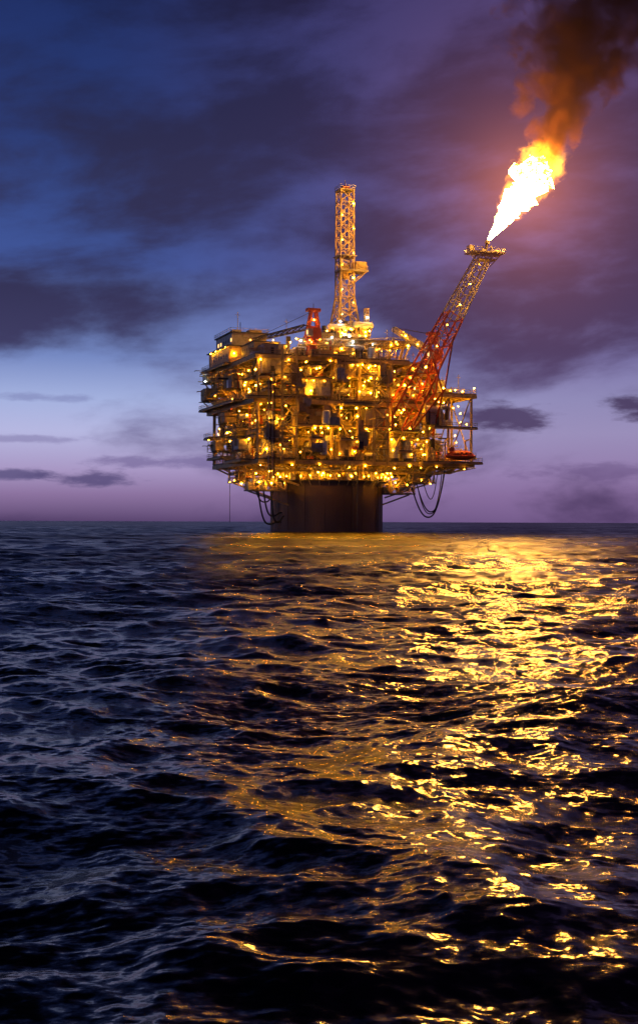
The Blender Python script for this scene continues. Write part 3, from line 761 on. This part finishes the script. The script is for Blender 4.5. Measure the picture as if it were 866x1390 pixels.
# ------------------------------------------------------------------ emissive glow volume around flare
m, nt, out = new_mat('emissive_flare_glow')
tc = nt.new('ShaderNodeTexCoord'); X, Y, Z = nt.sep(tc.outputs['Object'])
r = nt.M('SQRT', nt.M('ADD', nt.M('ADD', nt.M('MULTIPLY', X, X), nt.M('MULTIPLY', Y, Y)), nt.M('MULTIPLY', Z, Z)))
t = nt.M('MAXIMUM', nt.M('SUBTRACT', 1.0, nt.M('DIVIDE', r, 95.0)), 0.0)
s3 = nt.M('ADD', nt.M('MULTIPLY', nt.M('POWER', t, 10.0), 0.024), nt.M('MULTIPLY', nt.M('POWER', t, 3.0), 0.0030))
e = nt.new('ShaderNodeEmission'); e.inputs[0].default_value = (1.0, 0.26, 0.10, 1); nt.l.new(s3, e.inputs[1])  # emission put in as the glow, standing in for scattered flame light
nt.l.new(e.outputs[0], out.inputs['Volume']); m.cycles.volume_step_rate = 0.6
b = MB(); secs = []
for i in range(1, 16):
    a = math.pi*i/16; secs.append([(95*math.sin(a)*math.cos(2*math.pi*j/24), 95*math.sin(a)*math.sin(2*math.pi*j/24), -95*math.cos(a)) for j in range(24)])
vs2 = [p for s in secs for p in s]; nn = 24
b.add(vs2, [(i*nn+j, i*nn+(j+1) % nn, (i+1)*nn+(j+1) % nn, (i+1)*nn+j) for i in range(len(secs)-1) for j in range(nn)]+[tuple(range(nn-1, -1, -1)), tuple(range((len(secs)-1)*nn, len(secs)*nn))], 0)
o = b.obj('emissive_haze', None, uv=False, mats=[m]); o.location = f0.lerp(f1, 0.6)
o['label'] = 'warm orange self-emitting glow volume around the flame'; o['category'] = 'emissive_haze'; o['kind'] = 'stuff'

# ------------------------------------------------------------------ sea
rs = [0.4, 1, 1.8, 2.8, 3.8, 4.8, 5.6, 6.3]
r = 6.9
while r < 40: rs.append(r); r *= 1.0032
while r < 150: rs.append(r); r *= 1.0044
while r < 900: rs.append(r); r *= 1.0050
while r < 3000: rs.append(r); r *= 1.02
while r < 16000: rs.append(r); r *= 1.08
rs = np.array(rs); drs = np.gradient(rs)
a = list(np.arange(-0.30, 0.3001, 0.0013)); st = 0.0013; x_ = a[-1]; ext = []
while True:
    st = min(st*1.16, 0.14); x_ += st
    if x_ > math.pi-0.03: break
    ext.append(x_)
az = np.array([-v for v in reversed(ext)]+a+ext); naz = len(az)
daz = np.gradient(az)
RR, AA = np.meshgrid(rs, az, indexing='ij')
DR = np.repeat(drs[:, None], naz, 1); DA = RR*daz[None, :]
X0 = (RR*np.sin(AA)).astype(np.float64); Y0 = (RR*np.cos(AA)).astype(np.float64)
ZZ = np.zeros_like(X0); DX = np.zeros_like(X0); DY = np.zeros_like(X0); VAR = np.zeros_like(X0)
rng = np.random.default_rng(8)
NW = 140
for i in range(NW):
    Lw = math.exp(rng.uniform(math.log(0.15), math.log(14.0)))
    th = rng.normal(0.15, 0.8)
    k = 2*math.pi/Lw
    slope = 0.026 if Lw < 1.8 else (0.020 if Lw < 4 else 0.017)
    amp = slope/k
    kx, ky = k*math.sin(th), k*math.cos(th)
    att = np.clip((Lw/DR-1.7)/1.4, 0, 1)*np.clip((Lw/DA-1.7)/1.4, 0, 1)
    VAR += slope*slope*0.5*(1-att*att)
    ph = kx*X0+ky*Y0+rng.uniform(0, 6.283)
    c = np.cos(ph)*amp*att; s = np.sin(ph)*amp*att
    ZZ += c; DX -= s*math.sin(th)*0.75; DY -= s*math.cos(th)*0.75
# slopes too small for the mesh become surface roughness
RGH = np.sqrt(np.sqrt(0.036**2+VAR*0.28)); print('rough range', RGH.min(), RGH.max(), 'verts', X0.size)
X1 = X0+DX; Y1 = Y0+DY
co = np.stack([X1, Y1, ZZ], -1).reshape(-1, 3).astype(np.float32)
nr = len(rs)
co = np.vstack([co, np.array([[0, 0, 0]], np.float32)])
idx = np.arange(nr*naz).reshape(nr, naz)
nxt = np.roll(idx, -1, axis=1)
q = np.stack([idx[:-1], idx[1:], nxt[1:], nxt[:-1]], -1).reshape(-1, 4)
q = q[:, ::-1]
tri = np.stack([np.full(naz, nr*naz), nxt[0], idx[0]], -1)
me = bpy.data.meshes.new('sea')
me.vertices.add(len(co)); me.vertices.foreach_set('co', co.ravel())
nl = q.size+tri.size
me.loops.add(nl); me.loops.foreach_set('vertex_index', np.concatenate([q.ravel(), tri.ravel()]).astype(np.int32))
me.polygons.add(len(q)+len(tri))
ls = np.concatenate([np.arange(len(q))*4, q.size+np.arange(len(tri))*3]).astype(np.int32)
me.polygons.foreach_set('loop_start', ls)
me.polygons.foreach_set('use_smooth', np.ones(len(ls), bool))
me.update(calc_edges=True); me.validate()
at = me.attributes.new('chop', 'FLOAT', 'POINT')
at.data.foreach_set('value', np.append(RGH.ravel(), 0.15).astype(np.float32))
m, nt, out = new_mat('sea_water')
tc = nt.new('ShaderNodeTexCoord'); oc = tc.outputs['Object']
geo = nt.new('ShaderNodeNewGeometry')
mp = nt.new('ShaderNodeMapping'); nt.l.new(oc, mp.inputs[0]); mp.inputs['Scale'].default_value = (0.65, 1.0, 1.0); mp.inputs['Rotation'].default_value = (0, 0, 0.2)
# wind streaks: long patches of steeper and calmer water
gust = nt.noise(mp.outputs[0], 0.028, 4, 0.7, 0.6)
gst = nt.smooth(gust, 0.36, 0.64)
n0 = nt.noise(mp.outputs[0], 0.11, 5, 0.72, 0.3, color=True)
n1 = nt.noise(mp.outputs[0], 1.1, 3, 0.6, 0.2, color=True)
n2 = nt.noise(mp.outputs[0], 9.0, 3, 0.62, 0.2, color=True)
v0 = nt.VM('MULTIPLY', nt.VM('SUBTRACT', n0, (0.5, 0.5, 0.5)), (0.4, 1.0, 0.0))
v1 = nt.VM('MULTIPLY', nt.VM('SUBTRACT', n1, (0.5, 0.5, 0.5)), (0.6, 1.0, 0.0))
v2 = nt.VM('MULTIPLY', nt.VM('SUBTRACT', n2, (0.5, 0.5, 0.5)), (0.8, 0.9, 0.0))
acc = nt.VM('ADD', nt.VM('ADD', geo.outputs['Normal'], nt.VM('SCALE', v1, sc=0.8)), nt.VM('SCALE', v2, sc=nt.M('MULTIPLY_ADD', gst, 0.5, 0.8)))
acc = nt.VM('ADD', acc, nt.VM('SCALE', v0, sc=0.75))
tilt = nt.VM('SCALE', nt.comb(0.0, nt.M('SUBTRACT', gst, 0.5), 0.0), sc=-0.11)
acc = nt.VM('ADD', acc, tilt)
nn_ = nt.VM('NORMALIZE', acc)
p = nt.new('ShaderNodeBsdfPrincipled')
at_ = nt.new('ShaderNodeAttribute'); at_.attribute_name = 'chop'
nt.l.new(nt.M('MULTIPLY', at_.outputs['Fac'], nt.M('MULTIPLY_ADD', gst, 0.3, 0.82)), p.inputs['Roughness'])
p.inputs['Base Color'].default_value = (0.0008, 0.0018, 0.005, 1); p.inputs['IOR'].default_value = 1.33; p.inputs['Specular IOR Level'].default_value = 0.34
nt.l.new(nn_, p.inputs['Normal']); nt.l.new(p.outputs[0], out.inputs[0])
me.materials.append(m)
sea = bpy.data.objects.new('sea', me); COL.objects.link(sea); sea['kind'] = 'structure'
sea['label'] = 'choppy dark sea reflecting golden flare light'; sea['category'] = 'sea'

# ------------------------------------------------------------------ sky
W = bpy.data.worlds.new('World'); scene.world = W; W.use_nodes = True
W.node_tree.nodes.clear(); nt = NT(W.node_tree)
out = nt.new('ShaderNodeOutputWorld'); bg = nt.new('ShaderNodeBackground'); nt.l.new(bg.outputs[0], out.inputs[0])
tc = nt.new('ShaderNodeTexCoord'); X, Y, Z = nt.sep(tc.outputs['Generated'])
azm = nt.M('ARCTAN2', X, Y); el = nt.M('ARCSINE', Z)
g = lambda v: (v, v, v, 1)
eln = nt.M('DIVIDE', el, 0.6, clamp=True)
E = lambda py: (708-py)/1700/0.6
clear = nt.ramp(eln, [(0, lin((88, 68, 110))), (E(672), lin((138, 114, 160))), (E(640), lin((166, 150, 196))), (E(590), lin((180, 182, 224))),
    (E(545), lin((162, 176, 222))), (E(490), lin((116, 136, 194))), (E(370), lin((62, 84, 152))), (E(200), lin((40, 58, 118))), (E(0), lin((26, 42, 96))), (1.0, lin((6, 10, 28)))])
cloud = nt.ramp(eln, [(0, lin((66, 54, 92))), (E(640), lin((94, 82, 128))), (E(560), lin((96, 90, 142))), (E(480), lin((58, 56, 98))),
    (E(400), lin((48, 46, 84))), (E(250), lin((44, 44, 80))), (E(100), lin((30, 34, 70))), (E(0), lin((18, 22, 54))), (1.0, lin((5, 7, 19)))])
cv = nt.ramp(eln, [(0, g(.40)), (E(650), g(.28)), (E(560), g(.20)), (E(520), g(.36)), (E(480), g(.68)), (E(420), g(.82)), (E(360), g(.48)), (E(300), g(.60)), (E(200), g(.72)), (E(60), g(.48)), (1, g(.6))])
vec = nt.comb(nt.M('MULTIPLY', azm, 6.0), nt.M('MULTIPLY', nt.M('ADD', el, nt.M('MULTIPLY', azm, -0.1)), 15.0), 3.7)
nA = nt.noise(vec, 1.0, 8, 0.56, 0.15)
vec2 = nt.comb(nt.M('MULTIPLY', azm, 3.0), nt.M('MULTIPLY', el, 8.0), 8.1)
nB = nt.noise(vec2, 1.0, 3, 0.5, 0.2)
mk = nt.M('ADD', nt.M('ADD', nt.M('MULTIPLY', nt.M('SUBTRACT', nA, 0.5), 2.3), nt.M('MULTIPLY', nt.M('SUBTRACT', nB, 0.5), 1.2)), cv)
mk = nt.M('ADD', mk, nt.M('MULTIPLY', azm, 0.3))
mask = nt.smooth(mk, 0.2, 0.85)
side = nt.smooth(azm, -0.2, 0.22)
clear = nt.mix(nt.M('MULTIPLY', side, 0.6), clear, nt.mix(eln, lin((134, 106, 158)), lin((66, 46, 92))))
cloud = nt.mix(nt.M('MULTIPLY', side, 0.55), cloud, nt.mix(eln, lin((88, 64, 106)), lin((38, 24, 56))))
col = nt.mix(mask, clear, cloud)
nC = nt.noise(nt.comb(nt.M('MULTIPLY', azm, 26.0), nt.M('MULTIPLY', el, 90.0), 1.3), 1.0, 5, 0.6)
def blob(px, py, w, h, c, k=0.9):
    global col
    a0, e0, wa, we = (px-433)/1700, (708-py)/1700, w/1700, h/1700
    dx = nt.M('DIVIDE', nt.M('SUBTRACT', azm, a0), wa); dy = nt.M('DIVIDE', nt.M('SUBTRACT', el, e0), we)
    d = nt.M('SQRT', nt.M('ADD', nt.M('MULTIPLY', dx, dx), nt.M('MULTIPLY', dy, dy)))
    d = nt.M('ADD', d, nt.M('MULTIPLY', nt.M('SUBTRACT', nC, 0.5), 2.8))
    col = nt.mix(nt.smooth(d, 1.2, 0.3, 0.0, k), col, lin(c))
blob(680, 567, 72, 17, (68, 52, 94)); blob(852, 555, 44, 17, (62, 46, 86)); blob(30, 648, 60, 10, (88, 82, 130)); blob(120, 650, 74, 11, (84, 76, 124))
blob(60, 600, 90, 6, (126, 120, 170), .6); blob(230, 628, 110, 9, (110, 98, 150), .7); blob(790, 640, 120, 14, (90, 70, 120), .5); blob(60, 545, 60, 6, (122, 128, 180), .6)
sk = nt.new('ShaderNodeTexSky', sky_type='NISHITA'); sk.sun_disc = False; sk.sun_elevation = math.radians(-4); sk.sun_rotation = math.radians(-20)
nish = nt.mix(1.0, sk.outputs[0], (0.05, 0.05, 0.05, 1), 'MULTIPLY')
col = nt.mix(1.0, col, nish, 'ADD')
nt.l.new(col, bg.inputs[0]); bg.inputs[1].default_value = 1.0

# ------------------------------------------------------------------ camera
cam = bpy.data.cameras.new('camera'); co_ = bpy.data.objects.new('camera', cam); COL.objects.link(co_)
co_.location = (0, 0, 3.3); co_.rotation_euler = (math.radians(90.44), math.radians(-0.2), 0)
cam.sensor_fit = 'VERTICAL'; cam.sensor_height = 36; cam.lens = 44.03; cam.clip_start = 0.1; cam.clip_end = 40000
scene.camera = co_
